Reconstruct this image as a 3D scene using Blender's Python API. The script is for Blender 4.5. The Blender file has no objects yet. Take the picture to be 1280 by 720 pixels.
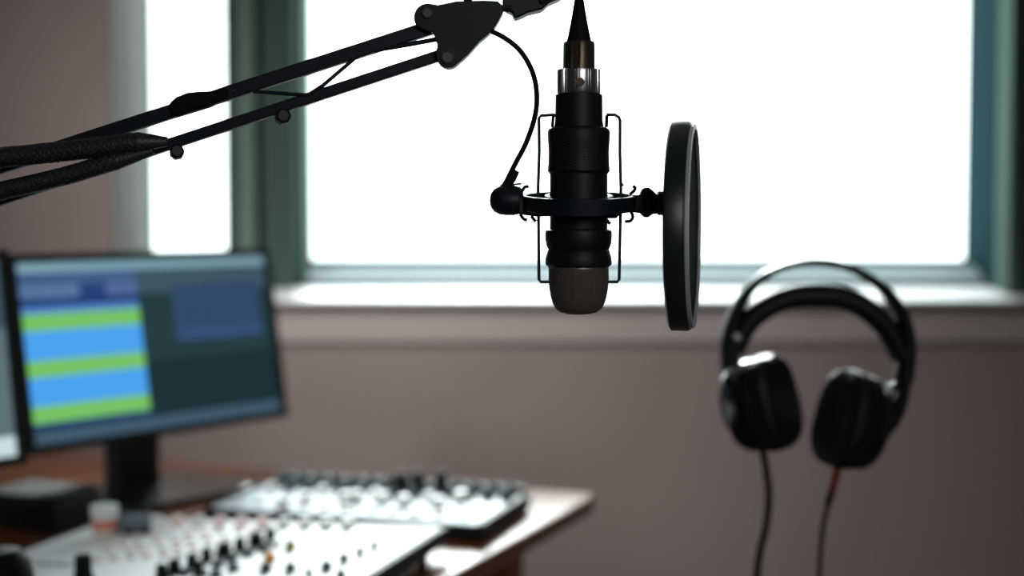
import bpy, bmesh, math, random
from mathutils import Vector, Matrix
random.seed(7)
S = bpy.context.scene
C = S.collection
PI = math.pi
def R(a): return math.radians(a)

# ------------------------------------------------------------------ camera, world, lights, exposure
F = 1778.0                       # focal length in pixels of a 1280 px wide frame
CAMZ = 1.20
PITCH = math.atan(90 / F)
cam = bpy.data.cameras.new('camera'); camo = bpy.data.objects.new('camera', cam); C.objects.link(camo)
cam.sensor_width = 36; cam.lens = 36 * F / 1280; cam.clip_start = 0.05; cam.clip_end = 200
camo.location = (0, 0, CAMZ); camo.rotation_euler = (PI / 2 - PITCH, 0, 0)
cam.dof.use_dof = True; cam.dof.focus_distance = 1.10; cam.dof.aperture_fstop = 2.5
S.camera = camo

S.view_settings.view_transform = 'Standard'; S.view_settings.look = 'None'
S.view_settings.gamma = 1; S.view_settings.use_curve_mapping = False
S.view_settings.exposure = 0.0

w = bpy.data.worlds.new('overcast_sky'); S.world = w; w.use_nodes = True
bgn = w.node_tree.nodes['Background']; bgn.inputs[0].default_value = (0.93, 1.0, 1.0, 1); bgn.inputs[1].default_value = 4.0

def area(name, loc, target, sx, sy, power, col, spread=180, portal=False):
    l = bpy.data.lights.new(name, 'AREA'); l.shape = 'RECTANGLE'; l.size = sx; l.size_y = sy
    l.energy = power; l.color = col; l.spread = R(spread)
    o = bpy.data.objects.new(name, l); C.objects.link(o); o.location = loc
    o.rotation_euler = (Vector(target) - Vector(loc)).to_track_quat('-Z', 'Y').to_euler()
    if portal: l.cycles.is_portal = True
    return o
area('window_portal', (0.12, 3.40, 1.62), (0.12, 0, 1.62), 2.1, 1.3, 1, (1, 1, 1), portal=True)
area('added_wall_fill', (-1.55, 1.35, 2.3), (-0.05, 3.0, 0.84), 0.8, 0.55, 4.3, (1.0, 0.92, 0.88), spread=50)  # added fill that brightens the window wall, no real lamp there
area('added_front_fill', (0.9, -1.6, 1.9), (0.0, 1.1, 1.15), 0.9, 0.9, 1.0, (0.95, 0.97, 1.0), spread=40)  # added weak fill from behind the camera for the dark foreground

sl = bpy.data.lights.new('hazy_sun', 'SUN'); sl.energy = 5.5; sl.angle = R(14); sl.color = (0.96, 1.0, 1.0)
so = bpy.data.objects.new('hazy_sun', sl); C.objects.link(so); so.location = (1, 6, 4)
so.rotation_euler = Vector((0.0, -1.0, -0.50)).to_track_quat('-Z', 'Y').to_euler()

# ------------------------------------------------------------------ helpers
def unit(px, py):
    u, v = (px - 640) / F, -(py - 360) / F
    c, s = math.cos(PITCH), math.sin(PITCH)
    return Vector((u, c + v * s, -s + v * c))
def P(px, py, d):
    r = unit(px, py); return Vector((0, 0, CAMZ)) + r * (d / r.y)
def onz(px, py, z):
    r = unit(px, py); return Vector((0, 0, CAMZ)) + r * ((z - CAMZ) / r.z)
def lin(r, g, b):
    f = lambda c: (c / 255 / 12.92) if c / 255 <= 0.04045 else ((c / 255 + 0.055) / 1.055) ** 2.4
    return (f(r), f(g), f(b), 1)
def mat(name, col, rough=0.5, metal=0.0, emit=None, es=1.0, spec=0.5, coat=0.0, noise=None, bump=None, alpha=None, trans=0.0):
    m = bpy.data.materials.new(name); m.use_nodes = True; nt = m.node_tree; p = nt.nodes['Principled BSDF']
    p.inputs['Base Color'].default_value = col if len(col) == 4 else (*col, 1)
    p.inputs['Roughness'].default_value = rough; p.inputs['Metallic'].default_value = metal
    p.inputs['Specular IOR Level'].default_value = spec; p.inputs['Coat Weight'].default_value = coat
    p.inputs['Transmission Weight'].default_value = trans
    if emit: p.inputs['Emission Color'].default_value = emit; p.inputs['Emission Strength'].default_value = es
    if noise or bump:
        tc = nt.nodes.new('ShaderNodeTexCoord')
    if noise:                                   # (scale vector, amount, detail)
        mp = nt.nodes.new('ShaderNodeMapping'); mp.inputs['Scale'].default_value = noise[0]
        nz = nt.nodes.new('ShaderNodeTexNoise'); nz.inputs['Scale'].default_value = 1; nz.inputs['Detail'].default_value = 6
        nt.links.new(tc.outputs['Object'], mp.inputs[0]); nt.links.new(mp.outputs[0], nz.inputs['Vector'])
        mx = nt.nodes.new('ShaderNodeMix'); mx.data_type = 'RGBA'
        c = p.inputs['Base Color'].default_value
        mx.inputs['A'].default_value = tuple(x * (1 - noise[1]) for x in c[:3]) + (1,)
        mx.inputs['B'].default_value = tuple(min(1, x * (1 + noise[1])) for x in c[:3]) + (1,)
        nt.links.new(nz.outputs['Fac'], mx.inputs['Factor']); nt.links.new(mx.outputs['Result'], p.inputs['Base Color'])
    if bump:                                    # (scale, strength)
        nb = nt.nodes.new('ShaderNodeTexNoise'); nb.inputs['Scale'].default_value = bump[0]
        bp = nt.nodes.new('ShaderNodeBump'); bp.inputs['Strength'].default_value = bump[1]; bp.inputs['Distance'].default_value = 0.002
        nt.links.new(tc.outputs['Object'], nb.inputs['Vector']); nt.links.new(nb.outputs['Fac'], bp.inputs['Height'])
        nt.links.new(bp.outputs[0], p.inputs['Normal'])
    return m

def finish(o, bevel=0, smooth=True, angle=35):
    me = o.data
    if smooth:
        for p in me.polygons: p.use_smooth = True
        me.set_sharp_from_angle(angle=R(angle))
    if bevel:
        b = o.modifiers.new('bevel', 'BEVEL'); b.width = bevel; b.segments = 3; b.limit_method = 'ANGLE'; b.angle_limit = R(40)
        b.harden_normals = False
def rootloc(o):
    v = Vector((0, 0, 0))
    while o is not None: v = v + o.location; o = o.parent
    return v
def obj(name, bm, m, parent=None, world=True, bevel=0, smooth=True, angle=35):
    bmesh.ops.recalc_face_normals(bm, faces=bm.faces)
    if parent is not None and world:
        bmesh.ops.translate(bm, verts=bm.verts, vec=-rootloc(parent))
    me = bpy.data.meshes.new(name); bm.to_mesh(me); bm.free()
    for x in (m if isinstance(m, (list, tuple)) else [m]): me.materials.append(x)
    o = bpy.data.objects.new(name, me); C.objects.link(o)
    if parent is not None: o.parent = parent
    finish(o, bevel, smooth, angle)
    return o
def thing(name, label, cat, loc, rz=0, group=None):
    o = bpy.data.objects.new(name, None); C.objects.link(o); o.empty_display_size = 0.05
    o.location = loc; o.rotation_euler = (0, 0, rz); o['label'] = label; o['category'] = cat
    if group: o['group'] = group
    return o
def tag(o, label, cat, group=None):
    o['label'] = label; o['category'] = cat
    if group: o['group'] = group
    return o
def struct(name, bm, m, parent=None, **k):
    o = obj(name, bm, m, parent, **k)
    if parent is None: o['kind'] = 'structure'
    return o
def box(bm, x0, x1, y0, y1, z0, z1, mi=0):
    vs = [bm.verts.new((x, y, z)) for z in (z0, z1) for y in (y0, y1) for x in (x0, x1)]
    for f in ((0, 1, 3, 2), (4, 5, 7, 6), (0, 1, 5, 4), (2, 3, 7, 6), (0, 2, 6, 4), (1, 3, 7, 5)):
        fc = bm.faces.new([vs[i] for i in f]); fc.material_index = mi
    return vs
def B(*a): bm = bmesh.new(); box(bm, *a); return bm
def prism(bm, pts, off):                        # pts: Vectors, extruded by +-off/2
    off = Vector(off) / 2
    a = [bm.verts.new(p - off) for p in pts]; b = [bm.verts.new(p + off) for p in pts]
    bm.faces.new(a); bm.faces.new(b[::-1])
    n = len(pts)
    for i in range(n): bm.faces.new((a[i], a[(i + 1) % n], b[(i + 1) % n], b[i]))
def plate(pxs, d, t):
    bm = bmesh.new(); prism(bm, [P(x, y, d) for x, y in pxs], (0, t, 0)); return bm
def cat_rom(pts, n=8):
    pts = [Vector(p) for p in pts]; out = []
    q = [pts[0] * 2 - pts[1]] + pts + [pts[-1] * 2 - pts[-2]]
    for i in range(1, len(q) - 2):
        for k in range(n):
            t = k / n; a, b, c, d = q[i - 1], q[i], q[i + 1], q[i + 2]
            out.append(0.5 * ((2 * b) + (c - a) * t + (2 * a - 5 * b + 4 * c - d) * t * t + (3 * b - a - 3 * c + d) * t ** 3))
    out.append(pts[-1]); return out
def sweep(bm, path, ra, rb=None, up=(0, 1, 0), seg=16, cap=True, mod=None):
    """ra: half size across, rb: half size along up; numbers or lists"""
    n = len(path); up = Vector(up).normalized(); rings = []
    L = 0
    for i, p in enumerate(path):
        t = (path[min(i + 1, n - 1)] - path[max(i - 1, 0)]).normalized()
        if i: L += (path[i] - path[i - 1]).length
        s = t.cross(up)
        if s.length < 1e-4: s = t.cross(Vector((1, 0, 0)))
        s.normalize(); u = s.cross(t).normalized()
        a = ra[i] if isinstance(ra, (list, tuple)) else ra
        b = a if rb is None else (rb[i] if isinstance(rb, (list, tuple)) else rb)
        ring = []
        for k in range(seg):
            th = 2 * PI * k / seg; m_ = mod(th, L) if mod else 1
            ring.append(bm.verts.new(p + s * (a * m_ * math.cos(th)) + u * (b * m_ * math.sin(th))))
        rings.append(ring)
    for r0, r1 in zip(rings, rings[1:]):
        for k in range(seg): bm.faces.new((r0[k], r0[(k + 1) % seg], r1[(k + 1) % seg], r1[k]))
    if cap: bm.faces.new(rings[0][::-1]); bm.faces.new(rings[-1])
def T(path, r, **k): bm = bmesh.new(); sweep(bm, [Vector(p) for p in path], r, **k); return bm
def lathe(bm, prof, seg=48, M=Matrix.Identity(4), sx=1, sy=1, mod=None):
    """prof: (radius, height) pairs, closed to the axis at both ends"""
    rings = []
    for r, h in prof:
        ring = []
        for k in range(seg):
            th = 2 * PI * k / seg; q = r * (mod(th, h) if mod else 1)
            ring.append(bm.verts.new(M @ Vector((q * math.cos(th) * sx, q * math.sin(th) * sy, h))))
        rings.append(ring)
    for a, b in zip(rings, rings[1:]):
        for k in range(seg): bm.faces.new((a[k], a[(k + 1) % seg], b[(k + 1) % seg], b[k]))
    bm.faces.new(rings[0][::-1]); bm.faces.new(rings[-1])
def aim(loc, axis, up=(0, 0, 1)):               # matrix taking local z to axis, local y near up
    z = Vector(axis).normalized(); y = Vector(up); x = y.cross(z)
    if x.length < 1e-4: x = Vector((1, 0, 0))
    x.normalize(); y = z.cross(x)
    m = Matrix((x, y, z)).transposed().to_4x4(); m.translation = Vector(loc); return m
def dup(o, loc=None, parent=None):
    c = o.copy(); C.objects.link(c)
    if parent is not None: c.parent = parent
    if loc is not None: c.location = loc
    return c

# ------------------------------------------------------------------ materials
M_wall = mat('painted_plaster', (0.335, 0.283, 0.268), 0.85, noise=((3, 3, 3), 0.05), bump=(60, 0.15))
M_apron = mat('grey_apron_paint', (0.50, 0.46, 0.445), 0.7)
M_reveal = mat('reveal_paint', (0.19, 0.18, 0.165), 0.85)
M_ceil = mat('ceiling_paint', (0.5, 0.45, 0.42), 0.9)
M_floor = mat('dark_floor', (0.10, 0.07, 0.05), 0.6, noise=((2, 30, 2), 0.3))
M_sill = mat('white_sill_paint', (0.66, 0.69, 0.70), 0.5)
M_rail = mat('pale_blue_rail', (0.26, 0.345, 0.38), 0.6, spec=0.3)
M_frame = mat('green_grey_frame', (0.062, 0.108, 0.092), 0.8, spec=0.08)
M_bead = mat('light_green_bead', (0.17, 0.27, 0.22), 0.8, spec=0.1)
M_frame2 = mat('teal_frame', (0.010, 0.040, 0.050), 0.9, spec=0.03)
M_strip = mat('pale_green_strip', (0.10, 0.155, 0.135), 0.9, spec=0.04)
M_gasket = mat('dark_gasket', (0.006, 0.028, 0.032), 0.7, spec=0.1)
M_black = mat('black_powder_coat', (0.007, 0.012, 0.019), 0.45, spec=0.3)
M_black2 = mat('black_rubber', (0.005, 0.006, 0.007), 0.7, spec=0.2)
M_braid2 = mat('braid_fleck', (0.075, 0.078, 0.085), 0.6)
M_braid = mat('braided_nylon', (0.016, 0.017, 0.02), 0.45, spec=0.6)
M_micbody = mat('black_mic_enamel', (0.008, 0.010, 0.012), 0.5, spec=0.3)
M_grille = mat('brown_grey_mesh', (0.13, 0.10, 0.085), 0.65, metal=0.2, bump=(900, 0.8))
M_gline = mat('grille_rim_metal', (0.3, 0.3, 0.3), 0.35, metal=0.8)
M_vent = mat('bronze_vent', (0.06, 0.03, 0.02), 0.6, metal=0.3)
M_chrome = mat('nickel', (0.55, 0.55, 0.53), 0.22, metal=1.0)
M_brass = mat('aged_brass', (0.09, 0.07, 0.045), 0.35, metal=0.7)
M_screw = mat('screw_grey', (0.10, 0.10, 0.10), 0.5, metal=0.5)
M_pop = mat('pop_filter_plastic', (0.010, 0.016, 0.019), 0.35, spec=0.45)
M_mesh = mat('pop_filter_mesh', (0.008, 0.012, 0.014), 0.9, spec=0.05)
M_rimglint = mat('painted_rim_highlight', (0.62, 0.66, 0.66), 0.4, metal=0.3)  # pale colour standing in for the highlight on the filter's edge
M_gloss = mat('gloss_black_plastic', (0.006, 0.008, 0.009), 0.20, coat=0.5)
M_band = mat('satin_black_band', (0.006, 0.009, 0.010), 0.38, spec=0.4)
M_pad = mat('black_leatherette', (0.010, 0.010, 0.013), 0.5, spec=0.35)
M_silver = mat('satin_silver', (0.45, 0.47, 0.5), 0.3, metal=0.9)
M_red = mat('red_plug', (0.30, 0.03, 0.02), 0.4)
M_cord = mat('dark_cord', (0.012, 0.013, 0.010), 0.6)
M_wood = mat('varnished_wood', (0.19, 0.060, 0.017), 0.19, noise=((4, 40, 4), 0.35), spec=0.6)
M_woodedge = mat('wood_edge', (0.24, 0.075, 0.022), 0.4, noise=((4, 40, 4), 0.3))
M_bezel = mat('monitor_bezel', (0.010, 0.013, 0.015), 0.35)
M_mixw = mat('pale_mixer_panel', (0.84, 0.88, 0.89), 0.6)
M_mixg = mat('grey_mixer_panel', (0.40, 0.50, 0.54), 0.6)
M_mixb = mat('black_mixer_case', (0.008, 0.010, 0.011), 0.6, spec=0.2)
M_kw = mat('white_knob', (0.80, 0.82, 0.82), 0.4)
M_kp = mat('pink_knob', (0.88, 0.70, 0.68), 0.5)
M_kb = mat('black_knob', (0.005, 0.008, 0.009), 0.75, spec=0.15)
M_kg = mat('slate_knob', (0.045, 0.07, 0.078), 0.75, spec=0.2)
M_ko = mat('orange_knob', (0.80, 0.30, 0.03), 0.4)
M_ky = mat('olive_knob', (0.30, 0.24, 0.02), 0.4)
M_line = mat('nylon', (0.9, 0.9, 0.9), 0.1, trans=1.0)

def glassmat():
    m = bpy.data.materials.new('window_glass'); m.use_nodes = True; nt = m.node_tree
    for n in list(nt.nodes): nt.nodes.remove(n)
    o = nt.nodes.new('ShaderNodeOutputMaterial'); t = nt.nodes.new('ShaderNodeBsdfTransparent'); g = nt.nodes.new('ShaderNodeBsdfGlossy')
    t.inputs[0].default_value = (0.96, 0.99, 0.985, 1); g.inputs['Roughness'].default_value = 0.02
    mx = nt.nodes.new('ShaderNodeMixShader'); mx.inputs[0].default_value = 0.04
    nt.links.new(t.outputs[0], mx.inputs[1]); nt.links.new(g.outputs[0], mx.inputs[2]); nt.links.new(mx.outputs[0], o.inputs[0])
    return m
M_glass = glassmat()

# ------------------------------------------------------------------ the room
WY = 3.00                                       # room face of the window wall
GY = 3.28                                       # glass
XL = (140 - 640) / F * WY                       # left edge of the opening
XR = 1.16
ZB, ZT = P(640, 372, 3.05).z, 2.25              # bottom and top of the opening
RX0, RX1, RY0, FZ, CZ = -2.6, 2.5, -2.2, 0.0, 2.62
bm = bmesh.new(); W2 = WY + 0.36
box(bm, RX0, XL, WY, W2, FZ, CZ); box(bm, XR, RX1, WY, W2, FZ, CZ)
box(bm, XL, XR, WY, W2, FZ, ZB - 0.03); box(bm, XL, XR, WY, W2, ZT, CZ)
struct('wall_front', bm, M_wall, smooth=False)
struct('wall_left', B(RX0 - .1, RX0, RY0, W2, FZ, CZ), M_wall, smooth=False)
struct('wall_right', B(RX1, RX1 + .1, RY0, W2, FZ, CZ), M_wall, smooth=False)
struct('wall_back', B(RX0 - .1, RX1 + .1, RY0 - .1, RY0, FZ, CZ), M_wall, smooth=False)
struct('floor', B(RX0 - .1, RX1 + .1, RY0 - .1, W2, FZ - .1, FZ), M_floor, smooth=False)
struct('ceiling', B(RX0 - .1, RX1 + .1, RY0 - .1, W2, CZ, CZ + .1), M_ceil, smooth=False)
# plaster lining of the left reveal
struct('trim_1', B(XL, XL + .006, WY - .002, GY - .02, ZB, ZT), M_reveal, smooth=False)
# sill: gently sloping board with rounded nose, and the apron board under it
bm = bmesh.new()
yf = WY - 0.035; zf = P(640, 382, yf).z; zt = zf + 0.012; yb = WY + .16; zb = P(640, 357, yb).z
prof = [(yf, zf), (yf - .004, zf + .006), (yf, zt), (yb, zb), (yb, zf - .004), (WY - .02, zf)]
a = [(-0.92, p[0], p[1]) for p in prof]; b_ = [(1.5, p[0], p[1]) for p in prof]
va = [bm.verts.new(p) for p in a]; vb = [bm.verts.new(p) for p in b_]
bm.faces.new(va); bm.faces.new(vb[::-1])
for i in range(6): bm.faces.new((va[i], va[(i + 1) % 6], vb[(i + 1) % 6], vb[i]))
struct('trim_2', bm, M_sill, bevel=0.002)
za = P(640, 429, WY - .012).z
struct('trim_3', B(-0.90, 1.48, WY - .012, WY, za, zf), M_apron, bevel=0.004)

# window
win = bpy.data.objects.new('window_1', None); C.objects.link(win); win['kind'] = 'structure'; win.location = (0.15, GY, ZB)
def X(px, d): return (px - 640) / F * d
# bottom rail with a sloping top
y0, y1 = yb - .005, GY - .005
z0, z1 = P(640, 355, y0).z, P(640, 327, y1).z
bm = bmesh.new()
for xa, xb in ((X(182, GY), X(1212, GY) + .06),):
    pr = [(y0, z0 - .05), (y0, z0), (y1, z1), (y1, z0 - .05)]
    va = [bm.verts.new((xa, *p)) for p in pr]; vb = [bm.verts.new((xb, *p)) for p in pr]
    bm.faces.new(va); bm.faces.new(vb[::-1])
    for i in range(4): bm.faces.new((va[i], va[(i + 1) % 4], vb[(i + 1) % 4], vb[i]))
obj('bottom_rail', bm, M_rail, win, bevel=0.002)
obj('glazing_gasket', B(X(375, GY), X(1214, GY), GY - .012, GY, z1 - .006, z1 + .0055), M_gasket, win)
obj('rail_gasket', B(X(182, y0), X(1262, y0), y0 - .010, y0 + .004, z0 - .010, z0 + .006), M_gasket, win)
# centre post: fixed part, raised bead, opening stile
obj('centre_post', B(X(282, 3.20), X(332, 3.16), 3.20, 3.34, ZB, ZT), M_frame, win, bevel=.004)
obj('post_bead', B(X(300, 3.18), X(321, 3.18), 3.175, 3.20, z0, ZT), M_bead, win, bevel=.004)
obj('opening_stile', B(X(329, 3.12), X(370, 3.12), 3.12, 3.33, z0 - .01, ZT), M_frame, win, bevel=.006)
obj('stile_bead', B(X(369, 3.14), X(369, 3.14) + .016, 3.17, 3.30, z0 - .01, ZT), M_strip, win, bevel=.003)
obj('left_jamb', B(XL + .004, X(181, GY), GY - .02, GY + .05, ZB, ZT), M_strip, win, bevel=.003)
# right jamb: deep teal return, groove, pale cover strip, outer frame
xr = X(1212, GY)
obj('right_stile', B(xr, xr + .05, 3.075, GY + .05, z0 - .01, ZT), M_frame2, win, bevel=.006)
obj('right_return', B(xr + .03, X(1262, 3.04) + .01, 3.055, 3.30, z0 - .01, ZT), M_frame2, win, bevel=.004)
obj('cover_strip', B(X(1260, 3.02), X(1277, 3.02), 3.02, 3.10, z0 - .01, ZT), M_strip, win, bevel=.004)
obj('outer_frame', B(X(1277, 3.02), XR, 3.035, 3.34, z0 - .01, ZT), M_frame, win, bevel=.004)
obj('top_rail', B(XL, XR, 3.2, 3.33, ZT - .07, ZT), M_frame, win, bevel=.004)
obj('glass_pane', B(X(180, GY), X(290, GY), GY + .01, GY + .016, z0, ZT - .06), M_glass, win, smooth=False)
obj('glass_pane', B(X(370, GY), xr + .01, GY + .01, GY + .016, z0, ZT - .06), M_glass, win, smooth=False)
struct('baseboard_front', B(RX0, RX1, WY - .015, WY, FZ, .09), M_apron, bevel=.003)

# ------------------------------------------------------------------ desk
DZ = 0.74
cor = onz(748, 617, DZ); e = onz(561, 722, DZ)
ang = math.atan2(cor.x - e.x, cor.y - e.y)       # right edge leans this much off the view axis
DW, DD = 1.75, 1.10
desk = thing('desk', 'varnished orange-brown wooden desk with a rounded corner, carrying the monitors and mixers', 'desk',
             (cor.x, cor.y, 0), -ang)
def rounded(x0, x1, y0, y1, r, n=8):
    pts = []
    for cx, cy, a0 in ((x1 - r, y1 - r, 0), (x0 + r, y1 - r, 90), (x0 + r, y0 + r, 180), (x1 - r, y0 + r, 270)):
        for k in range(n + 1):
            a = R(a0 + 90 * k / n); pts.append((cx + r * math.cos(a), cy + r * math.sin(a)))
    return pts
bm = bmesh.new(); prism(bm, [Vector((x, y, DZ - .014)) for x, y in rounded(-DW, 0, -DD, 0, .03)], (0, 0, .028))
obj('desktop', bm, [M_wood], desk, world=False, bevel=.004)
for x, y in ((-.12, -.12), (-DW + .12, -.12), (-.12, -DD + .12), (-DW + .12, -DD + .12)):
    obj('leg', B(x - .025, x + .025, y - .025, y + .025, 0, DZ - .028), M_woodedge, desk, world=False, bevel=.003)
obj('rear_apron', B(-DW + .12, -.12, -.13, -.11, DZ - .12, DZ - .028), M_woodedge, desk, world=False, bevel=.002)

# ------------------------------------------------------------------ monitors
def screen_patch(bm, u0, u1, v0, v1, W, H, zoff, mi):
    pass
def make_monitor(label, ctr, yaw, tilt, W, H, neck_r, content, stand=True, light_bezel=False):
    """local frame: screen faces -y, x to the right; ctr is the middle of the screen"""
    t = thing('computer_monitor', label, 'monitor', (ctr.x, ctr.y, DZ), yaw)
    zc = ctr.z - DZ
    Rm = Matrix.Translation((0, 0, zc)) @ Matrix.Rotation(-tilt, 4, 'X')
    def put(bm): bmesh.ops.transform(bm, matrix=Rm, verts=bm.verts)
    bz = .013
    bm = bmesh.new(); x, z = W / 2 + bz, H / 2 + bz
    box(bm, -x, x, .004, .030, -z, z); put(bm)
    obj('rear_housing', bm, M_bezel, t, world=False, bevel=.004)
    bm = bmesh.new()
    box(bm, -x, x, -.006, .006, H / 2, z); box(bm, -x, x, -.006, .006, -z, -H / 2)
    box(bm, -x, -W / 2, -.006, .006, -H / 2, H / 2); box(bm, W / 2, x, -.006, .006, -H / 2, H / 2); put(bm)
    obj('bezel', bm, M_silver if light_bezel else M_bezel, t, world=False, smooth=False)
    bm = bmesh.new(); box(bm, -.10, .10, .03, .055, -.10, .10); put(bm)
    obj('rear_bulge', bm, M_bezel, t, world=False, bevel=.01)
    # screen: one mesh, the picture's areas as its faces
    bm = bmesh.new(); mats = []
    us = sorted({0.0, 1.0, *[c for r in content for c in r[:2]]}); vs = sorted({0.0, 1.0, *[c for r in content for c in r[2:4]]})
    keys = {}
    for c in content:
        k = tuple(c[4])
        if k not in keys:
            keys[k] = len(mats); col = lin(*k)
            mats.append(mat('screen_glow', (0.01, 0.01, 0.012), 0.25, emit=col, es=0.92))
    grid = {(i, j): bm.verts.new(((u - .5) * W, 0, (.5 - v) * H)) for i, u in enumerate(us) for j, v in enumerate(vs)}
    for i in range(len(us) - 1):
        for j in range(len(vs) - 1):
            uc, vc = (us[i] + us[i + 1]) / 2, (vs[j] + vs[j + 1]) / 2; mi = 0
            for c in content:
                if c[0] <= uc <= c[1] and c[2] <= vc <= c[3]: mi = keys[tuple(c[4])]
            f = bm.faces.new((grid[i, j], grid[i + 1, j], grid[i + 1, j + 1], grid[i, j + 1])); f.material_index = mi
    put(bm)
    obj('screen', bm, mats, t, world=False, smooth=False)
    bm = bmesh.new(); box(bm, -.048, .048, .055, .085, .008, zc + .04)
    obj('stand_neck', bm, M_bezel, t, world=False, bevel=.006)
    bm = bmesh.new(); prism(bm, [Vector((x_, y_, .006)) for x_, y_ in rounded(-.155, .155, -.09, .14, .06)], (0, 0, .012))
    obj('stand_base', bm, M_gloss, t, world=False, bevel=.003)
    return t
# corners of the main screen, measured off the photo
H0 = 0.30
tl, bl, tr, br = (8, 318), (33, 570), (332, 311), (360, 521)
dl = F * H0 / 254; dr = F * H0 / 212
L_ = P(20, 444, dl); R_ = P(346, 416, dr)
ctr = (L_ + R_) / 2; W0 = (Vector((R_.x, R_.y)) - Vector((L_.x, L_.y))).length
yaw0 = math.atan2(R_.y - L_.y, R_.x - L_.x)
BL, GR, NV = (78, 168, 250), (122, 200, 102), (28, 58, 118)
content = [
    (0, 1, 0, 1, (34, 60, 64)), (0.44, 1, .06, .2, (62, 86, 100)), (.44, 1, .6, 1, (24, 48, 54)),
    (0, 1, 0, .055, (128, 166, 180)),
    (0, .44, .055, .125, (64, 96, 138)), (.0, .22, .125, .20, (88, 120, 162)), (.22, .32, .125, .2, (40, 66, 122)), (.32, .44, .125, .2, (84, 108, 158)),
    (0, .44, .20, .245, NV), (0, .44, .245, .285, (88, 138, 205)),
    (0, .44, .285, .38, GR), (0, .44, .38, .54, BL), (0, .44, .54, .635, GR), (0, .44, .635, .79, BL),
    (0, .44, .79, .885, GR), (0, .44, .885, .915, NV), (0, 1, .93, 1, (66, 92, 112)),
]
for k in range(9):
    u0 = .58 + k * .042
    content.append((u0, u0 + .028, .16, .50, (50, 76, 110))); content.append((u0 + .028, u0 + .042, .16, .50, (46, 66, 104)))
content.append((.58, .958, .42, .50, (54, 80, 122)))
make_monitor('black computer monitor showing blue and green striped tracks on its screen', ctr, yaw0, R(9), W0 - .026, H0 - .026, .03, content)
# second monitor, mostly outside the frame
c2 = [(0, 1, 0, 1, (96, 116, 124)), (0, 1, .0, .35, (60, 84, 96)), (0, 1, .9, 1, (205, 228, 230))]
rb = P(20, 570, 1.98)
yaw2 = yaw0 - R(6)
cx = Vector((rb.x - math.cos(yaw2) * .245, rb.y - math.sin(yaw2) * .245, rb.z + .14))
make_monitor('second computer monitor cut off by the left edge, pale strip along its bottom', cx, yaw2, R(9), .47, .275, .03, c2, light_bezel=False)

# ------------------------------------------------------------------ mixers
def knob_bm(r, h):
    bm = bmesh.new()
    lathe(bm, [(r, 0), (r * 1.0, h * .3), (r * .86, h * .32), (r * .8, h * .92), (r * .7, h)], seg=20,
          mod=lambda th, z: 1 - (.05 * (math.sin(8 * th) > 0) if z > 0 else 0))
    return bm
class Mixer:
    """pivots on its near left corner; roll lifts the right side a little"""
    def __init__(s, label, px, py, top, yaw, roll, W, D, anchor, case_m, panel_m):
        p = onz(px, py, top)
        Rm = Matrix.Rotation(yaw, 4, 'Z') @ Matrix.Rotation(-roll, 4, 'Y')
        h = (top - DZ - .003 - W * math.sin(roll)) / math.cos(roll)
        q = Rm @ Vector((W if 'r' in anchor else 0, D if 'far' in anchor else 0, h))
        o_ = Vector((p.x - q.x, p.y - q.y, DZ + .003))
        s.t = thing('audio_mixer', label, 'audio mixer', o_)
        s.t.rotation_euler = (Matrix.Rotation(yaw, 4, 'Z') @ Matrix.Rotation(-roll, 4, 'Y')).to_euler()
        s.M = Matrix.Translation(o_) @ Rm; s.inv = s.M.inverted()
        s.h = h; s.W = W; s.D = D; s.protos = {}
        obj('case', B(.008, W - .008, .006, D - .004, .001, h - .003), case_m, s.t, world=False, bevel=.002)
        for x in (0, W - .010):
            obj('side_cheek', B(x, x + .010, 0, D, 0, h + .001), case_m, s.t, world=False, bevel=.003)
        obj('control_panel', B(.010, W - .010, .004, D - .004, h - .003, h), panel_m, s.t, world=False, bevel=.001)
        for x in (.03, W - .03):
            for y in (.03, D - .03):
                fz = -.003 - x * math.sin(roll)
                bm = bmesh.new(); lathe(bm, [(.008, fz), (.009, .002)], seg=16); bmesh.ops.translate(bm, verts=bm.verts, vec=(x, y, 0))
                obj('foot', bm, M_black2, s.t, world=False)
    def local(s, px, py, up=0):
        a = s.inv @ Vector((0, 0, CAMZ)); d = s.inv.to_3x3() @ unit(px, py)
        v = a + d * ((s.h + up - a.z) / d.z); return v.x, v.y
    def knob(s, x, y, m, r=.007, h=.014, name='knob'):
        k = (m.name, r, h, name)
        if k not in s.protos:
            o = obj(name, knob_bm(r, h), m, s.t, world=False); s.protos[k] = o
        else: o = dup(s.protos[k])
        o.location = (x, y, s.h); return o
    def pk(s, px, py, m, r=.007, h=.014, name='knob'):
        x, y = s.local(px, py, h * .5)
        if .012 < x < s.W - .012 and .008 < y < s.D - .008: s.knob(x, y, m, r, h, name)
m1 = Mixer('large pale mixing console in front, with pink, black and orange knobs', 562, 658, 0.780, -R(16), R(1.8), .52, .46, 'far_r', M_mixb, M_mixw)
for i in range(15):                              # rear row
    px = 196 + i * 26.5
    if px < 445: m1.pk(px, 650 + .02 * (px - 200), M_kp if i in (1, 3, 4, 5) else M_kw, .0105, .012)
for j in range(4):                               # low pink and white caps
    for i in range(9):
        px = 152 + i * 21 - j * 17 + random.uniform(-3, 3); py = 671 - i * 1.2 + j * 9.5
        if px > 120: m1.pk(px, py, M_kp if (i + j) % 3 else M_kw, .0075, .0035)
for px, py, r in ((202, 714, .008), (218, 708, .009), (240, 701, .008), (258, 694, .007), (280, 687, .011), (300, 680, .008), (320, 674, .011), (338, 668, .008), (248, 710, .007)):
    m1.pk(px, py, M_kb, r, .017)
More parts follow.
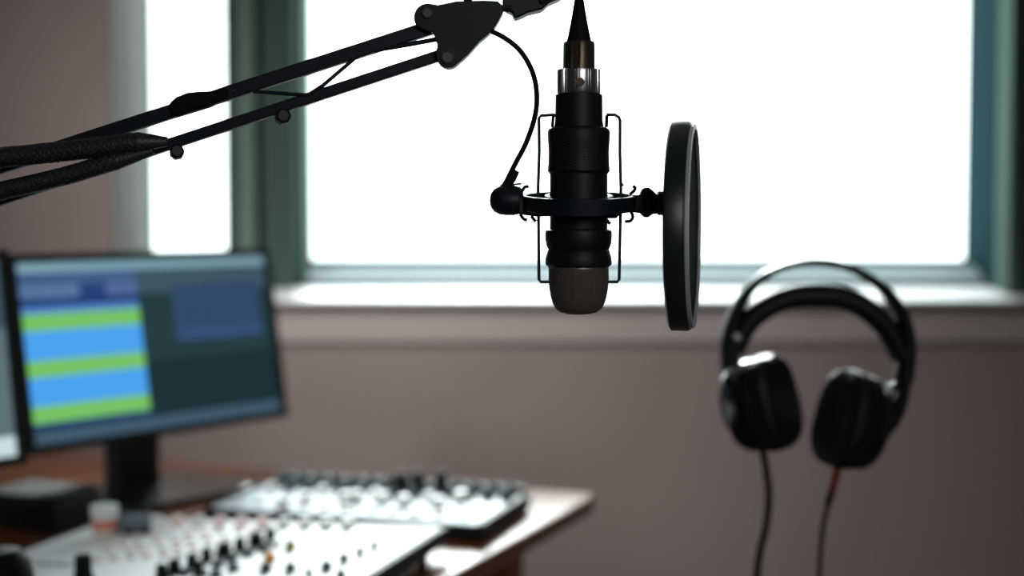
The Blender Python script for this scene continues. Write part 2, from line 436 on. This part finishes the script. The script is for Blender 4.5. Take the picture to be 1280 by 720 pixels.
for px, py in ((232, 714), (252, 716), (272, 705), (290, 698), (310, 691), (330, 685), (345, 679), (292, 709), (270, 717)):
    m1.pk(px, py, M_kg if (px // 10) % 2 else M_kw, .008, .007)
m1.pk(337, 696, M_ko, .008, .012); m1.pk(363, 681, M_ky, .0075, .012)
for px, py, r in ((332, 709, .0075), (363, 709, .007), (408, 707, .007), (430, 697, .006), (450, 689, .005), (468, 681, .0045), (426, 718, .006), (386, 716, .004)):
    m1.pk(px, py, M_kg, r, .010)
m1.pk(104, 711, M_kb, .012, .034)
x, y = m1.local(68, 706)
obj('fader_slot', B(x - .03, x + .025, y - .003, y + .003, m1.h - .001, m1.h + .0006), M_kg, m1.t, world=False)

m2 = Mixer('smaller grey mixing console at the back of the desk with crowded knobs', 604, 657, 0.766, -R(17), 0, .44, .24, 'near_r', M_mixb, M_mixg)
for i in range(14):
    x = .028 + i * .0295
    m2.knob(x, m2.D - .018, M_kg, .010, .018)
    m2.knob(x, m2.D - .045, M_kg, .010, .016); m2.knob(x + .01, m2.D - .066, M_kg, .008, .010)
    if i < 10: m2.knob(x + .012, m2.D - .094, M_kg if i % 3 else M_kw, .009, .012)
for px, py in ((355, 628), (382, 622), (432, 622), (446, 621), (478, 622), (505, 626), (548, 628), (576, 620)): m2.pk(px, py, M_kw, .012, .016)
for px, py in ((500, 603), (522, 602), (551, 602)): m2.pk(px, py, M_kb, .013, .032)
for i in range(11):
    x = .034 + i * .036; y = .03 + .02 * random.random()
    obj('fader', B(x - .008, x + .008, y, y + .012, m2.h, m2.h + .006), M_kw, m2.t, world=False, bevel=.002)
obj('jack_bridge', B(.010, m2.W - .010, m2.D - .006, m2.D + .012, .002, m2.h + .010), M_mixb, m2.t, world=False, bevel=.003)

# ------------------------------------------------------------------ small things on the desk, left
p = onz(60, 712, DZ)
z_ = DZ
t0 = Vector((-.70, 2.10, DZ))
t = thing('equipment_case', 'low black box on the desk behind the pale console, below the monitor', 'box', (t0.x, t0.y, DZ), -ang)
obj('case_body', B(-.075, .065, -.05, .06, 0, .045), M_mixb, t, world=False, bevel=.006)
obj('lid', B(-.073, .063, -.048, .058, .046, .054), M_mixb, t, world=False, bevel=.003)
# white and red cap standing on the console
x, y = m1.local(131, 671)
q = m1.M @ Vector((x, y, m1.h + .001))
t = thing('marker_pot', 'small white pot with a red band at the back left of the pale console', 'pot', q)
bm = bmesh.new(); lathe(bm, [(.014, 0), (.016, .003), (.0155, .012)], seg=24); bmesh.ops.translate(bm, verts=bm.verts, vec=q); obj('foot', bm, mat('cream', (.75, .66, .55), .5), t)
bm = bmesh.new(); lathe(bm, [(.0155, .0115), (.0165, .013), (.0165, .022), (.016, .0235)], seg=24); bmesh.ops.translate(bm, verts=bm.verts, vec=q); obj('band', bm, mat('coral_red', (.75, .20, .14), .5), t)
bm = bmesh.new(); lathe(bm, [(.016, .023), (.018, .026), (.019, .040), (.017, .042)], seg=24); bmesh.ops.translate(bm, verts=bm.verts, vec=q); obj('cap', bm, M_kw, t)
# grey connector block beside it
x, y = m1.local(168, 668)
q = m1.M @ Vector((x, y, m1.h + .001))
t = thing('connector_block', 'slanted grey block with black slots on the back of the pale console', 'connector', q, R(14))
bm = bmesh.new(); prism(bm, [Vector((0, -.012, 0)), Vector((0, .016, 0)), Vector((0, .016, .026)), Vector((0, -.006, .020))], (.046, 0, 0))
obj('block_body', bm, mat('slate_grey', (.12, .16, .18), .5), t, world=False, bevel=.002)
for k in (-.012, .006):
    obj('slot', B(k, k + .011, -.0125, -.009, .004, .010), M_kb, t, world=False)
# black windscreen in the lower left corner
q = Vector((-.552, 1.52, DZ))
bm = bmesh.new(); lathe(bm, [(.001, 0), (.026, .001), (.030, .004), (.034, .05), (.034, .072), (.030, .088), (.020, .100), (.001, .104)], seg=32)
bmesh.ops.translate(bm, verts=bm.verts, vec=(q.x, q.y, DZ))
tag(obj('foam_windscreen', bm, M_black2), 'rounded black foam cover in the bottom left corner beside the pale console', 'foam cover')

# ------------------------------------------------------------------ boom arm
FD = 1.10
K = FD / F
arm = thing('boom_arm', 'black scissor boom arm of two parallel bars reaching in from the left', 'microphone arm', (-0.95, FD, 0))
def fp(x, y, dy=0): return P(x, y, FD) + Vector((0, dy, 0))
def bar(a, b, h, name, dy=0, wdt=.010):
    A, Bv = fp(*a, dy), fp(*b, dy); t_ = (Bv - A).normalized(); n = t_.cross(Vector((0, 1, 0))).normalized() * (h * K / 2)
    bm = bmesh.new(); prism(bm, [A - n, Bv - n, Bv + n, A + n], (0, wdt, 0))
    return obj(name, bm, M_black, arm, bevel=.0012)
bar((-560, 390), (546, 32.5), 17, 'upper_bar', -.0005)
bar((-560, 434), (560, 66), 13.5, 'lower_bar', .0005)
# hinge at the far end and the post that carries it
e0 = fp(-565, 410)
obj('rear_hinge', plate([(-590, 375), (-540, 375), (-535, 450), (-595, 450)], FD, .022), M_black, arm, bevel=.003)
bm = bmesh.new(); lathe(bm, [(.011, .018), (.011, e0.z - .02)], seg=24); bmesh.ops.translate(bm, verts=bm.verts, vec=(e0.x, FD, 0)); obj('post', bm, M_black, arm)
bm = bmesh.new(); lathe(bm, [(.14, 0), (.14, .012), (.12, .018), (.02, .022)], seg=48); bmesh.ops.translate(bm, verts=bm.verts, vec=(e0.x, FD, 0)); obj('floor_base', bm, M_black, arm)
# head plate
def circ(cx, cy, r, a0, a1, n): return [(cx + r * math.cos(R(a0 + (a1 - a0) * i / n)), cy - r * math.sin(R(a0 + (a1 - a0) * i / n))) for i in range(n + 1)]
outline = circ(535.6, 23.5, 17.5, 75, 215, 10) + [(528, 38), (536, 41), (541, 42), (543.5, 45), (544, 50), (547, 56), (547, 61), (545, 66)] \
    + circ(561, 71.5, 14.8, 185, 320, 9) + [(585, 70), (600, 53), (609, 46), (617, 38), (624, 27), (629, 17), (629, 9), (622, 3), (604, 2.4), (572, 3.2), (558, 6), (548, 8)]
head = obj('head_plate', plate(outline, FD - .004, .016), M_black, arm, bevel=.0008)
for cx, cy, r in ((535.6, 18.7, 7.6), (560.6, 73.6, 9)):
    c_ = fp(cx, cy, -.012)
    bm = bmesh.new(); lathe(bm, [(r * K, 0), (r * K, .0015), (r * K * .75, .0024), (r * K * .72, .0012), (.0004, .0012)], seg=28, M=aim(c_, (0, -1, 0)))
    obj('pivot_screw', bm, M_screw, head)
# strap bulge on the upper bar
obj('cable_strap', plate([(212, 131), (222, 122), (236, 116.5), (252, 115), (268, 114.5), (284, 108), (288, 122), (262, 134), (236, 142), (216, 148)], FD - .001, .015), M_black2, arm, bevel=.003)
# spacer rivets
for cx, cy in ((294, 114), (388, 118), (441, 72)):
    bm = bmesh.new(); lathe(bm, [(1.6 * K, 0), (1.6 * K, .001), (.7 * K, .0016)], seg=14, M=aim(fp(cx, cy, -.0056), (0, -1, 0)))
    obj('rivet', bm, M_screw, arm)
# hanging hex knobs
for cx, cy, r in ((221, 190, 9.5), (353.5, 146, 10)):
    c_ = fp(cx, cy); bm = bmesh.new()
    lathe(bm, [(r * K * .8, -.007), (r * K, -.0055), (r * K, .0055), (r * K * .8, .007)], seg=7, M=aim(c_, (.25, -1, .1)))
    kn = obj('clamp_knob', bm, M_pad, arm, bevel=.0008, angle=25)
    bm = bmesh.new(); sweep(bm, [fp(cx - 3, cy - 13), fp(cx - 1, cy - 3)], 5 * K); obj('knob_stem', bm, M_black, kn)
# swivel clamp that leaves through the top of the frame
sw = obj('swivel_clamp', plate([(629, -40), (628, 9), (633, 15), (640, 18), (643, 25.4), (650, 23), (660, 18), (671, 15.5), (677, 14), (686, 6), (697, 1.5), (712, -8), (722, -40)], FD, .020), M_black, arm, bevel=.0015)
bm = bmesh.new(); sweep(bm, [fp(628, 12, -.0075), fp(640, 14, -.0095)], 4.4 * K); obj('swivel_pin', bm, M_brass, sw)
bm = bmesh.new(); sweep(bm, [fp(675, 3, -.0105), fp(692, -3, -.0105)], 5.5 * K); obj('clamp_bolt', bm, M_brass, sw)
# thin linkage rod that zigzags between the bars
obj('tension_rod', T([fp(318, 115, -.004), fp(386, 119.5, -.004)], 2.4 * K), M_black, arm)
obj('tension_rod', T([fp(384, 121, -.004), fp(405, 107, -.004), fp(446, 72, -.004), fp(456, 67, -.004)], 2.5 * K), M_black, arm)
obj('tension_rod', T(cat_rom([fp(440, 69, -.003), fp(480, 61.5, -.003), fp(515, 55.5, -.003), fp(550, 49, -.003)], 5), 3.0 * K), M_black, arm)

# braided cable sleeves bound to the bars
def braid(th, L): return 1 + .10 * abs(math.sin(5 * th + L * 2100)) * abs(math.sin(5 * th - L * 2100)) + .07 * random.random()
def sleeve(pts, r, label):
    path = cat_rom(pts, 36); bm = bmesh.new()
    n = len(path); rr = [r * K * (1 if i < n * .86 else 1 - .55 * (i - n * .86) / (n * .14)) for i in range(n)]
    sweep(bm, path, rr, seg=40, mod=braid)
    for q, f in enumerate(bm.faces):
        i, k = divmod(q, 40)
        if ((i + k) % 5 == 0 and (i - k) % 4 < 2) or ((i - k) % 7 == 0 and random.random() < .35): f.material_index = 1
    return tag(obj('braided_sleeve', bm, [M_braid, M_braid2], smooth=True, angle=60), label, 'cable sleeve', None)
sleeve([fp(-420, 330, -.0135), fp(-120, 232, -.0135), fp(-10, 202, -.0135), (fp(50, 194, -.0135)), fp(110, 187.5, -.0135), fp(170, 180, -.0130), fp(214, 178, -.011)], 11.5,
       'upper braided black cable sleeve crossing from the upper bar to the lower one')
sleeve([fp(-420, 380, -.0125), fp(-120, 287, -.0125), fp(-10, 245, -.0125), fp(40, 232, -.0125), fp(90, 220, -.0125), fp(140, 205, -.0125), fp(196, 189, -.0115)], 10.5,
       'lower braided black cable sleeve wrapped under the lower bar at the left edge')

# ------------------------------------------------------------------ microphone
MX = 723
def ring_prof(rows):                            # rows: (radius px, y px) top to bottom
    return [(r * K, P(MX, y, FD).z) for r, y in rows]
base = P(MX, 392, FD)
mic = thing('microphone', 'black studio microphone hanging upside down with a brown mesh head', 'microphone', base)
def mlathe(name, rows, m, parent, mod=None, seg=64, angle=35, bevel=0):
    bm = bmesh.new(); lathe(bm, ring_prof(rows), seg=seg, M=Matrix.Translation((base.x, FD, 0)), mod=mod)
    return obj(name, bm, m, parent, angle=angle, bevel=bevel)
body = mlathe('body', [(24, 118), (29, 118.6), (29.3, 122), (29.6, 150), (31, 160), (36, 162), (36, 286), (34, 287)], M_micbody, mic)
slv = mlathe('body_sleeve', [(33, 159), (37.5, 161.5), (39, 165), (38.4, 178), (37.6, 190), (38, 204), (38.8, 214), (36, 217.5), (32, 218)], M_micbody, mic)
# two louvred vents on the sleeve
for sgn in (-1, 1):
    bm = bmesh.new()
    for k in range(13):
        y = 168 + k * 3.7
        for j in range(3):
            a0 = -PI / 2 + sgn * R(6 + j * 9); a1 = a0 + sgn * R(7.5)
            ps = []
            for a_, dy_ in ((a0, 0), (a1, 1.4 * (1 if j % 2 else -1))):
                ps.append((a_, y + dy_))
            rr = 39.3 * K
            z0_, z1_ = P(MX, ps[0][1], FD).z, P(MX, ps[1][1], FD).z
            p0 = Vector((base.x + rr * math.cos(ps[0][0]), FD + rr * math.sin(ps[0][0]), z0_)); p1 = Vector((base.x + rr * math.cos(ps[1][0]), FD + rr * math.sin(ps[1][0]), z1_))
            sweep(bm, [p0, p1], .65 * K, seg=6)
    obj('vent', bm, M_vent, slv, smooth=True)
mlathe('lower_ring', [(36, 286), (41, 288), (41.8, 291), (41.5, 300), (40.5, 306), (38.5, 311), (36, 312)], M_micbody, mic)
mlathe('lower_ring', [(36, 310), (38.3, 312), (39.2, 315), (41.2, 322), (41.6, 327), (41, 331), (38, 333.5), (34, 334)], M_micbody, mic)
gr = mlathe('mesh_head', [(36.5, 333), (37.4, 335), (37.4, 350), (36.6, 361), (35, 371), (32.4, 379), (28.5, 386), (22, 390.5), (12, 392.6), (2, 393)], M_grille, mic)
mlathe('grille_rim', [(36.8, 333), (38.2, 333.6), (38.2, 335.2), (36.8, 335.6)], M_gline, gr)
for a in (-14, 22, 58, 94):                      # seams of the mesh head
    pts = []
    for r, y in ((37.7, 337), (37.7, 350), (36.9, 361), (35.3, 371), (32.6, 379), (28.6, 386)):
        th = R(-90 + a); pts.append(Vector((base.x + r * K * math.cos(th), FD + r * K * math.sin(th), P(MX, y, FD).z)))
    obj('seam', T(pts, .5 * K, seg=6), M_grille, gr)
# tiny embossed marks
for k in range(3):
    bm = bmesh.new(); y = 372 + k * 4.5
    th = R(-90 - 10); r = (34.9 - k * 1.1)
    lathe(bm, [(1.0 * K, 0), (.9 * K, .0004)], seg=10, M=aim((base.x + r * K * math.cos(th), FD + r * K * math.sin(th), P(MX, y, FD).z), (math.cos(th), math.sin(th), -.25)))
    obj('stud', bm, M_gline, gr)

# cable with its plug, entering the top of the microphone
plug = thing('microphone_plug', 'black cable plug with a knurled nickel collar pushed into the microphone top', 'cable plug', P(MX, 118, FD))
mlathe('knurled_collar', [(20, 86.6), (26.4, 87.2), (27, 90), (27, 115), (26.4, 117.6), (22, 118.2)], M_chrome, plug, mod=lambda th, z: 1 - .035 * (math.sin(40 * th) > 0), seg=240, angle=15)
mlathe('plug_shell', [(14, 51), (18.5, 52.5), (19.6, 56), (19.8, 86), (18, 88)], M_brass, plug, mod=lambda th, z: 1 - .05 * (math.sin(6 * th) > .3), seg=72)
mlathe('strain_relief', [(5.6, -6), (5.8, 0), (8, 14), (10.8, 30), (13.5, 44), (15.4, 52), (15.5, 56)], M_black2, plug)
obj('cable', T(cat_rom([fp(723, 0), fp(724, -30), fp(716, -70), fp(690, -92, .006), fp(655, -95, .014), fp(610, -60, .019), fp(585, -10, .019), fp(584, 30, .018)], 6), 5.4 * K), M_black2, plug)
# dark window in the nickel collar
c_ = Vector((base.x, FD - 27 * K, P(MX, 105, FD).z))
bm = bmesh.new(); lathe(bm, [(5.5 * K, 0), (5 * K, .0008)], seg=20, M=aim(c_, (0, -1, 0))); obj('locking_button', bm, mat('rust', (.12, .04, .02), .5), plug)

# ------------------------------------------------------------------ shock mount
sm = thing('shock_mount', 'black ring shock mount with wire brackets around the microphone', 'shock mount', P(MX, 258, FD))
tl_ = R(7.5); RC = Vector((base.x, FD, P(MX, 251, FD).z))
Rt = Matrix.Translation(RC) @ Matrix.Rotation(tl_, 4, 'X')      # back of the ring higher
def annulus(r0, r1, z0, z1, seg=72, taper=0):
    bm = bmesh.new(); v = []
    for k in range(seg):
        th = 2 * PI * k / seg; c, s = math.cos(th), math.sin(th)
        v.append([bm.verts.new(Rt @ Vector((r * c, r * s, z))) for r, z in ((r0, z0 * (1 - taper * (1 + s) / 2)), (r1, z0 * (1 - taper * (1 + s) / 2)), (r1, z1 * (1 - taper * (1 + s) / 2)), (r0, z1 * (1 - taper * (1 + s) / 2)))])
    for k in range(seg):
        a, b = v[k], v[(k + 1) % seg]
        for j in range(4): bm.faces.new((a[j], b[j], b[(j + 1) % 4], a[(j + 1) % 4]))
    return bm
obj('ring', annulus(65 * K, 72 * K, -11 * K, 10 * K, taper=.6), M_black, sm, bevel=.0008)
obj('inner_ring', annulus(36 * K, 43 * K, -12 * K, 7 * K), M_black, sm, bevel=.0008)
for a in (20, 70, 110, 160, 200, 250, 290, 340):
    c, s = math.cos(R(a)), math.sin(R(a)); c2, s2 = math.cos(R(a + 14)), math.sin(R(a + 14))
    obj('elastic_band', T([Rt @ Vector((42 * K * c, 42 * K * s, -3 * K)), Rt @ Vector((67 * K * c2, 67 * K * s2, -3 * K))], 2.4 * K, seg=8), M_black2, sm)
# straight clamps left and right joining ring to body (seen as the dark beam)
obj('side_arm', plate([(648, 246), (672, 248.5), (690, 249.5), (690, 270.5), (672, 271), (648, 268)], FD - .004, .014), M_black, sm, bevel=.001)
obj('side_arm', plate([(756, 249.5), (775, 249), (792, 244), (806, 243), (806, 267), (790, 265.5), (775, 267), (770, 273), (756, 273)], FD - .004, .014), M_black, sm, bevel=.001)
# wire brackets
wl = [(697, 146), (692, 144), (676, 145), (673.6, 148), (674, 190), (672.5, 236), (673, 272), (673.6, 349), (676, 352), (700, 352)]
obj('wire_bracket', T([fp(*p, -.004) for p in wl], 2.0 * K, seg=10), M_black, sm)
obj('wire_hook', T([fp(691.5, 144), fp(690.5, 159)], 2.0 * K, seg=8), M_black, sm)
wr = [(757.5, 144), (768, 144), (773, 147), (774.6, 151), (774.4, 190), (775.6, 236), (775, 272), (773.5, 349), (771, 352), (748, 352)]
obj('wire_bracket', T([fp(*p, -.004) for p in wr], 2.0 * K, seg=10), M_black, sm)
obj('wire_hook', T([fp(758.5, 144), fp(758, 159)], 2.2 * K, seg=8), M_black, sm)
# hooks of the elastic around the ring
for pts in ([(652, 240), (656, 234), (661, 233)], [(650, 268), (655, 274), (659, 275)], [(664, 270), (668, 275), (670, 277)], [(787, 243), (792, 239), (794, 235), (791, 232.5)],
            [(789, 265), (791, 271), (788, 276), (781, 277)], [(776, 232), (779, 230)], [(757, 272), (760, 277), (763, 280)]):
    obj('elastic_hook', T(cat_rom([fp(*p) for p in pts], 4), 2.1 * K, seg=8), M_black, sm)
# pivot barrel at the left with its pale top rim
bm = bmesh.new()
pc = fp(612, 250.5)
lathe(bm, [(.3 * K, 0), (8 * K, 1.2 * K), (14 * K, 5.5 * K), (17.5 * K, 12 * K), (18.6 * K, 20 * K), (18.6 * K, 30 * K), (17 * K, 38 * K), (12 * K, 42 * K)], seg=40, M=aim(pc, (1, 0, 0)))
piv = obj('pivot_barrel', bm, M_black, sm)
obj('barrel_rim', T([fp(625, 232.3), fp(640, 231), fp(652, 229.5)], 1.3 * K, seg=8), M_gline, piv)
# thin cable from the arm's head to the barrel
cb = cat_rom([fp(612, 38), fp(630, 47), fp(648, 61), fp(661, 80), fp(669, 102), fp(671, 128), fp(667, 152), fp(657, 180), fp(645, 203), fp(637, 219), fp(630, 233)], 8)
n = len(cb)
cab = obj('audio_cable', T(cb, [3.3 * K] * n, seg=14), M_black2)
tag(cab, 'thin black cable curving from the arm head down to the shock mount', 'cable')
obj('cable_boot', T([fp(645.5, 213), fp(640, 222), fp(635, 229), fp(631, 236)], [4.5 * K, 6 * K, 6 * K, 6.4 * K], seg=16), M_black2, cab)

# ------------------------------------------------------------------ pop filter
pc = P(852.5, 283, FD)
pf = thing('pop_filter', 'round black pop filter seen almost edge-on right of the microphone', 'pop filter', pc)
ya = R(11.0); ax = Vector((math.cos(ya), -math.sin(ya), 0))
Rr = 130.5 * K
def ringlathe(prof, seg=96):
    bm = bmesh.new(); M_ = aim(pc, ax); v = []
    for k in range(seg):
        th = 2 * PI * k / seg
        v.append([bm.verts.new(M_ @ Vector((r * math.cos(th), r * math.sin(th), z))) for r, z in prof])
    n = len(prof)
    for k in range(seg):
        a, b = v[k], v[(k + 1) % seg]
        for j in range(n): bm.faces.new((a[j], b[j], b[(j + 1) % n], a[(j + 1) % n]))
    return bm
t_ = 13.5 * K
obj('outer_rim', ringlathe([(Rr - .010, -t_), (Rr - .002, -t_), (Rr, -t_ + .0015), (Rr, t_ - .003), (Rr - .0012, t_ - .001), (Rr - .005, t_), (Rr - .010, t_ - .001)]), M_pop, pf)
obj('rim_highlight_ring', ringlathe([(Rr - .0060, t_ - .0008), (Rr - .0022, t_ - .0010), (Rr - .0022, t_ + .0018), (Rr - .0060, t_ + .0020)]), M_rimglint, pf)  # thin highlight line along the rim, built as a pale ring
def disc(r, z, th=.0008):
    bm = bmesh.new(); lathe(bm, [(r, z), (r, z + th)], seg=96, M=aim(pc, ax)); return bm
obj('front_mesh', disc(Rr - .007, t_ - .0015), M_mesh, pf)
bm = bmesh.new(); lathe(bm, [(Rr - .006, -t_ + .0004), (Rr - .012, -t_ - .001), (Rr * .55, -t_ - 4.5 * K), (Rr * .12, -t_ - 6 * K)], seg=96, M=aim(pc, ax)); obj('rear_shell', bm, M_pop, pf)
# boss and wing knob towards the shock mount
obj('mount_boss', T([fp(800, 255), fp(834, 255)], 12.5 * K, seg=24), M_black, pf)
bm = bmesh.new()
lathe(bm, [(11 * K, 0), (18 * K, 3 * K), (21 * K, 7 * K), (21 * K, 11 * K), (17 * K, 16 * K), (11 * K, 22 * K)], seg=48, M=aim(fp(799, 253), (1, 0, 0)), mod=lambda th, z: 1 - .10 * abs(math.sin(3 * th)))
obj('wing_knob', bm, M_black, pf)
obj('boss_flange', T([fp(822, 254), fp(836, 254)], 15 * K, seg=24), M_black, pf)

# ------------------------------------------------------------------ headphones
HD = 1.65; KH = HD / F
def hp(x, y, dy=0): return P(x, y, HD) + Vector((0, dy, 0))
hs = thing('headphones', 'black over-ear headphones with double headband hanging before the window sill', 'headphones', hp(1020, 585))
outer = cat_rom([hp(914, 462), hp(911, 430), hp(917, 398), hp(932, 368), hp(955, 345), hp(985, 332), hp(1020, 328), hp(1055, 333), hp(1088, 348), hp(1114, 372), hp(1130, 402), hp(1134, 436), hp(1129, 476)], 7)
n = len(outer)
ra = []
for i in range(n):
    s = abs(i / (n - 1) - .5) * 2
    ra.append((5.2 + 7.8 * max(0, (s - .25) / .75) ** 1.1) * KH)
bm = bmesh.new(); sweep(bm, outer, ra, [.015] * n, seg=24); obj('headband', bm, M_band, hs)
inner = cat_rom([hp(917, 440), hp(930, 410), hp(952, 388), hp(985, 373), hp(1020, 369), hp(1055, 373), hp(1085, 388), hp(1109, 412), hp(1127, 446)], 7)
n = len(inner)
ra = [(15.5 - 2 * abs(i / (n - 1) - .5) * 2) * KH for i in range(n)]
bm = bmesh.new(); sweep(bm, inner, ra, [.017] * n, seg=24); obj('inner_pad', bm, M_pad, hs)
def cup(cx, cy, yaw, lean, W_, H_, th, nm):
    """the axis points to the other cup and towards the camera"""
    c_ = hp(cx, cy); ax_ = Vector((math.cos(yaw), -abs(math.sin(yaw)), 0)) if yaw < PI / 2 else Vector((math.cos(yaw), -abs(math.sin(yaw)), 0))
    Lm = Matrix.Translation(c_) @ Matrix.Rotation(lean, 4, 'Y') @ Matrix.Translation(-c_)
    M_ = Lm @ aim(c_, ax_)
    r = .5; sq = lambda t, z: 1 / (abs(math.cos(t)) ** 2.8 + abs(math.sin(t)) ** 2.8) ** (1 / 2.8)
    bm = bmesh.new()
    lathe(bm, [(.1, -th * .55), (.34, -th * .52), (.44, -th * .42), (.49, -th * .25), (.50, -th * .05), (.49, .0)], seg=64, M=M_, sx=W_, sy=H_, mod=sq)
    sh = obj('ear_cup', bm, M_gloss, hs)
    bm = bmesh.new()
    lathe(bm, [(.44, 0), (.50, th * .05), (.52, th * .2), (.50, th * .4), (.45, th * .47), (.34, th * .48), (.22, th * .46), (.1, th * .45)], seg=64, M=M_, sx=W_, sy=H_, mod=sq)
    obj('ear_pad', bm, M_pad, sh)
    bm = bmesh.new()
    lathe(bm, [(.30, -th * .56), (.30, -th * .60), (.22, -th * .62)], seg=40, M=M_, sx=W_, sy=H_)
    obj('cup_badge', bm, M_gloss, sh)
    return sh
cup(951, 505, R(36), R(-15), .086, .108, .066, 'l')
cup(1067, 526, R(180 - 30), R(15), .078, .112, .062, 'r')
# yokes
obj('yoke', T(cat_rom([hp(913, 425), hp(912, 445), hp(916, 462), hp(930, 478)], 5), [8 * KH] * 16, rb=[.010] * 16, seg=14), M_gloss, hs)
obj('yoke', T(cat_rom([hp(1133, 425), hp(1131, 470), hp(1122, 515), hp(1102, 545)], 5), [9 * KH] * 16, rb=[.010] * 16, seg=14), M_gloss, hs)
for x, y in ((918, 421), (1102, 487)):
    bm = bmesh.new(); lathe(bm, [(6 * KH, 0), (6.5 * KH, .004), (4 * KH, .006)], seg=20, M=aim(hp(x, y, -.018), (0, -1, 0.35))); obj('pivot_cap', bm, M_silver, hs)
obj('yoke_arm', T([hp(1102, 487, -.016), hp(1124, 480, -.004)], 5 * KH, seg=12), M_gloss, hs)
# window highlights on the cup tops, built as silver crescents
obj('cup_highlight', T(cat_rom([hp(908, 466, -.022), hp(920, 458, -.026), hp(940, 452, -.026), hp(962, 448, -.018)], 5), [6.2 * KH] * 3 + [5 * KH] * 13, seg=12), M_silver, hs)
obj('cup_highlight', T(cat_rom([hp(1054, 467, -.018), hp(1066, 472, -.022), (hp(1078, 478, -.022)), hp(1086, 484, -.018)], 5), 4.5 * KH, seg=12), M_silver, hs)
obj('cord', T(cat_rom([hp(953, 560), hp(958, 590), hp(961, 618), hp(958, 655), hp(950, 690), hp(946, 730), hp(948, 850), hp(960, 980)], 6), 5 * KH, seg=12), M_cord, hs)
obj('cord_plug', T([hp(1048, 580), hp(1040, 614)], 5.5 * KH, seg=14), M_red, hs)
obj('cord', T(cat_rom([hp(1041, 610), hp(1034, 634), hp(1028, 665), hp(1025, 700), hp(1024, 740), hp(1024, 860), hp(1015, 980)], 6), [5.2 * KH] * 6 + [3.4 * KH] * 31, seg=12), M_cord, hs)
top = hp(1020, 325)
tag(obj('hanging_line', T([top, Vector((top.x, top.y, CZ))], .00035, seg=6), M_line), 'hair-thin clear line from the ceiling holding up the black headphones', 'line')
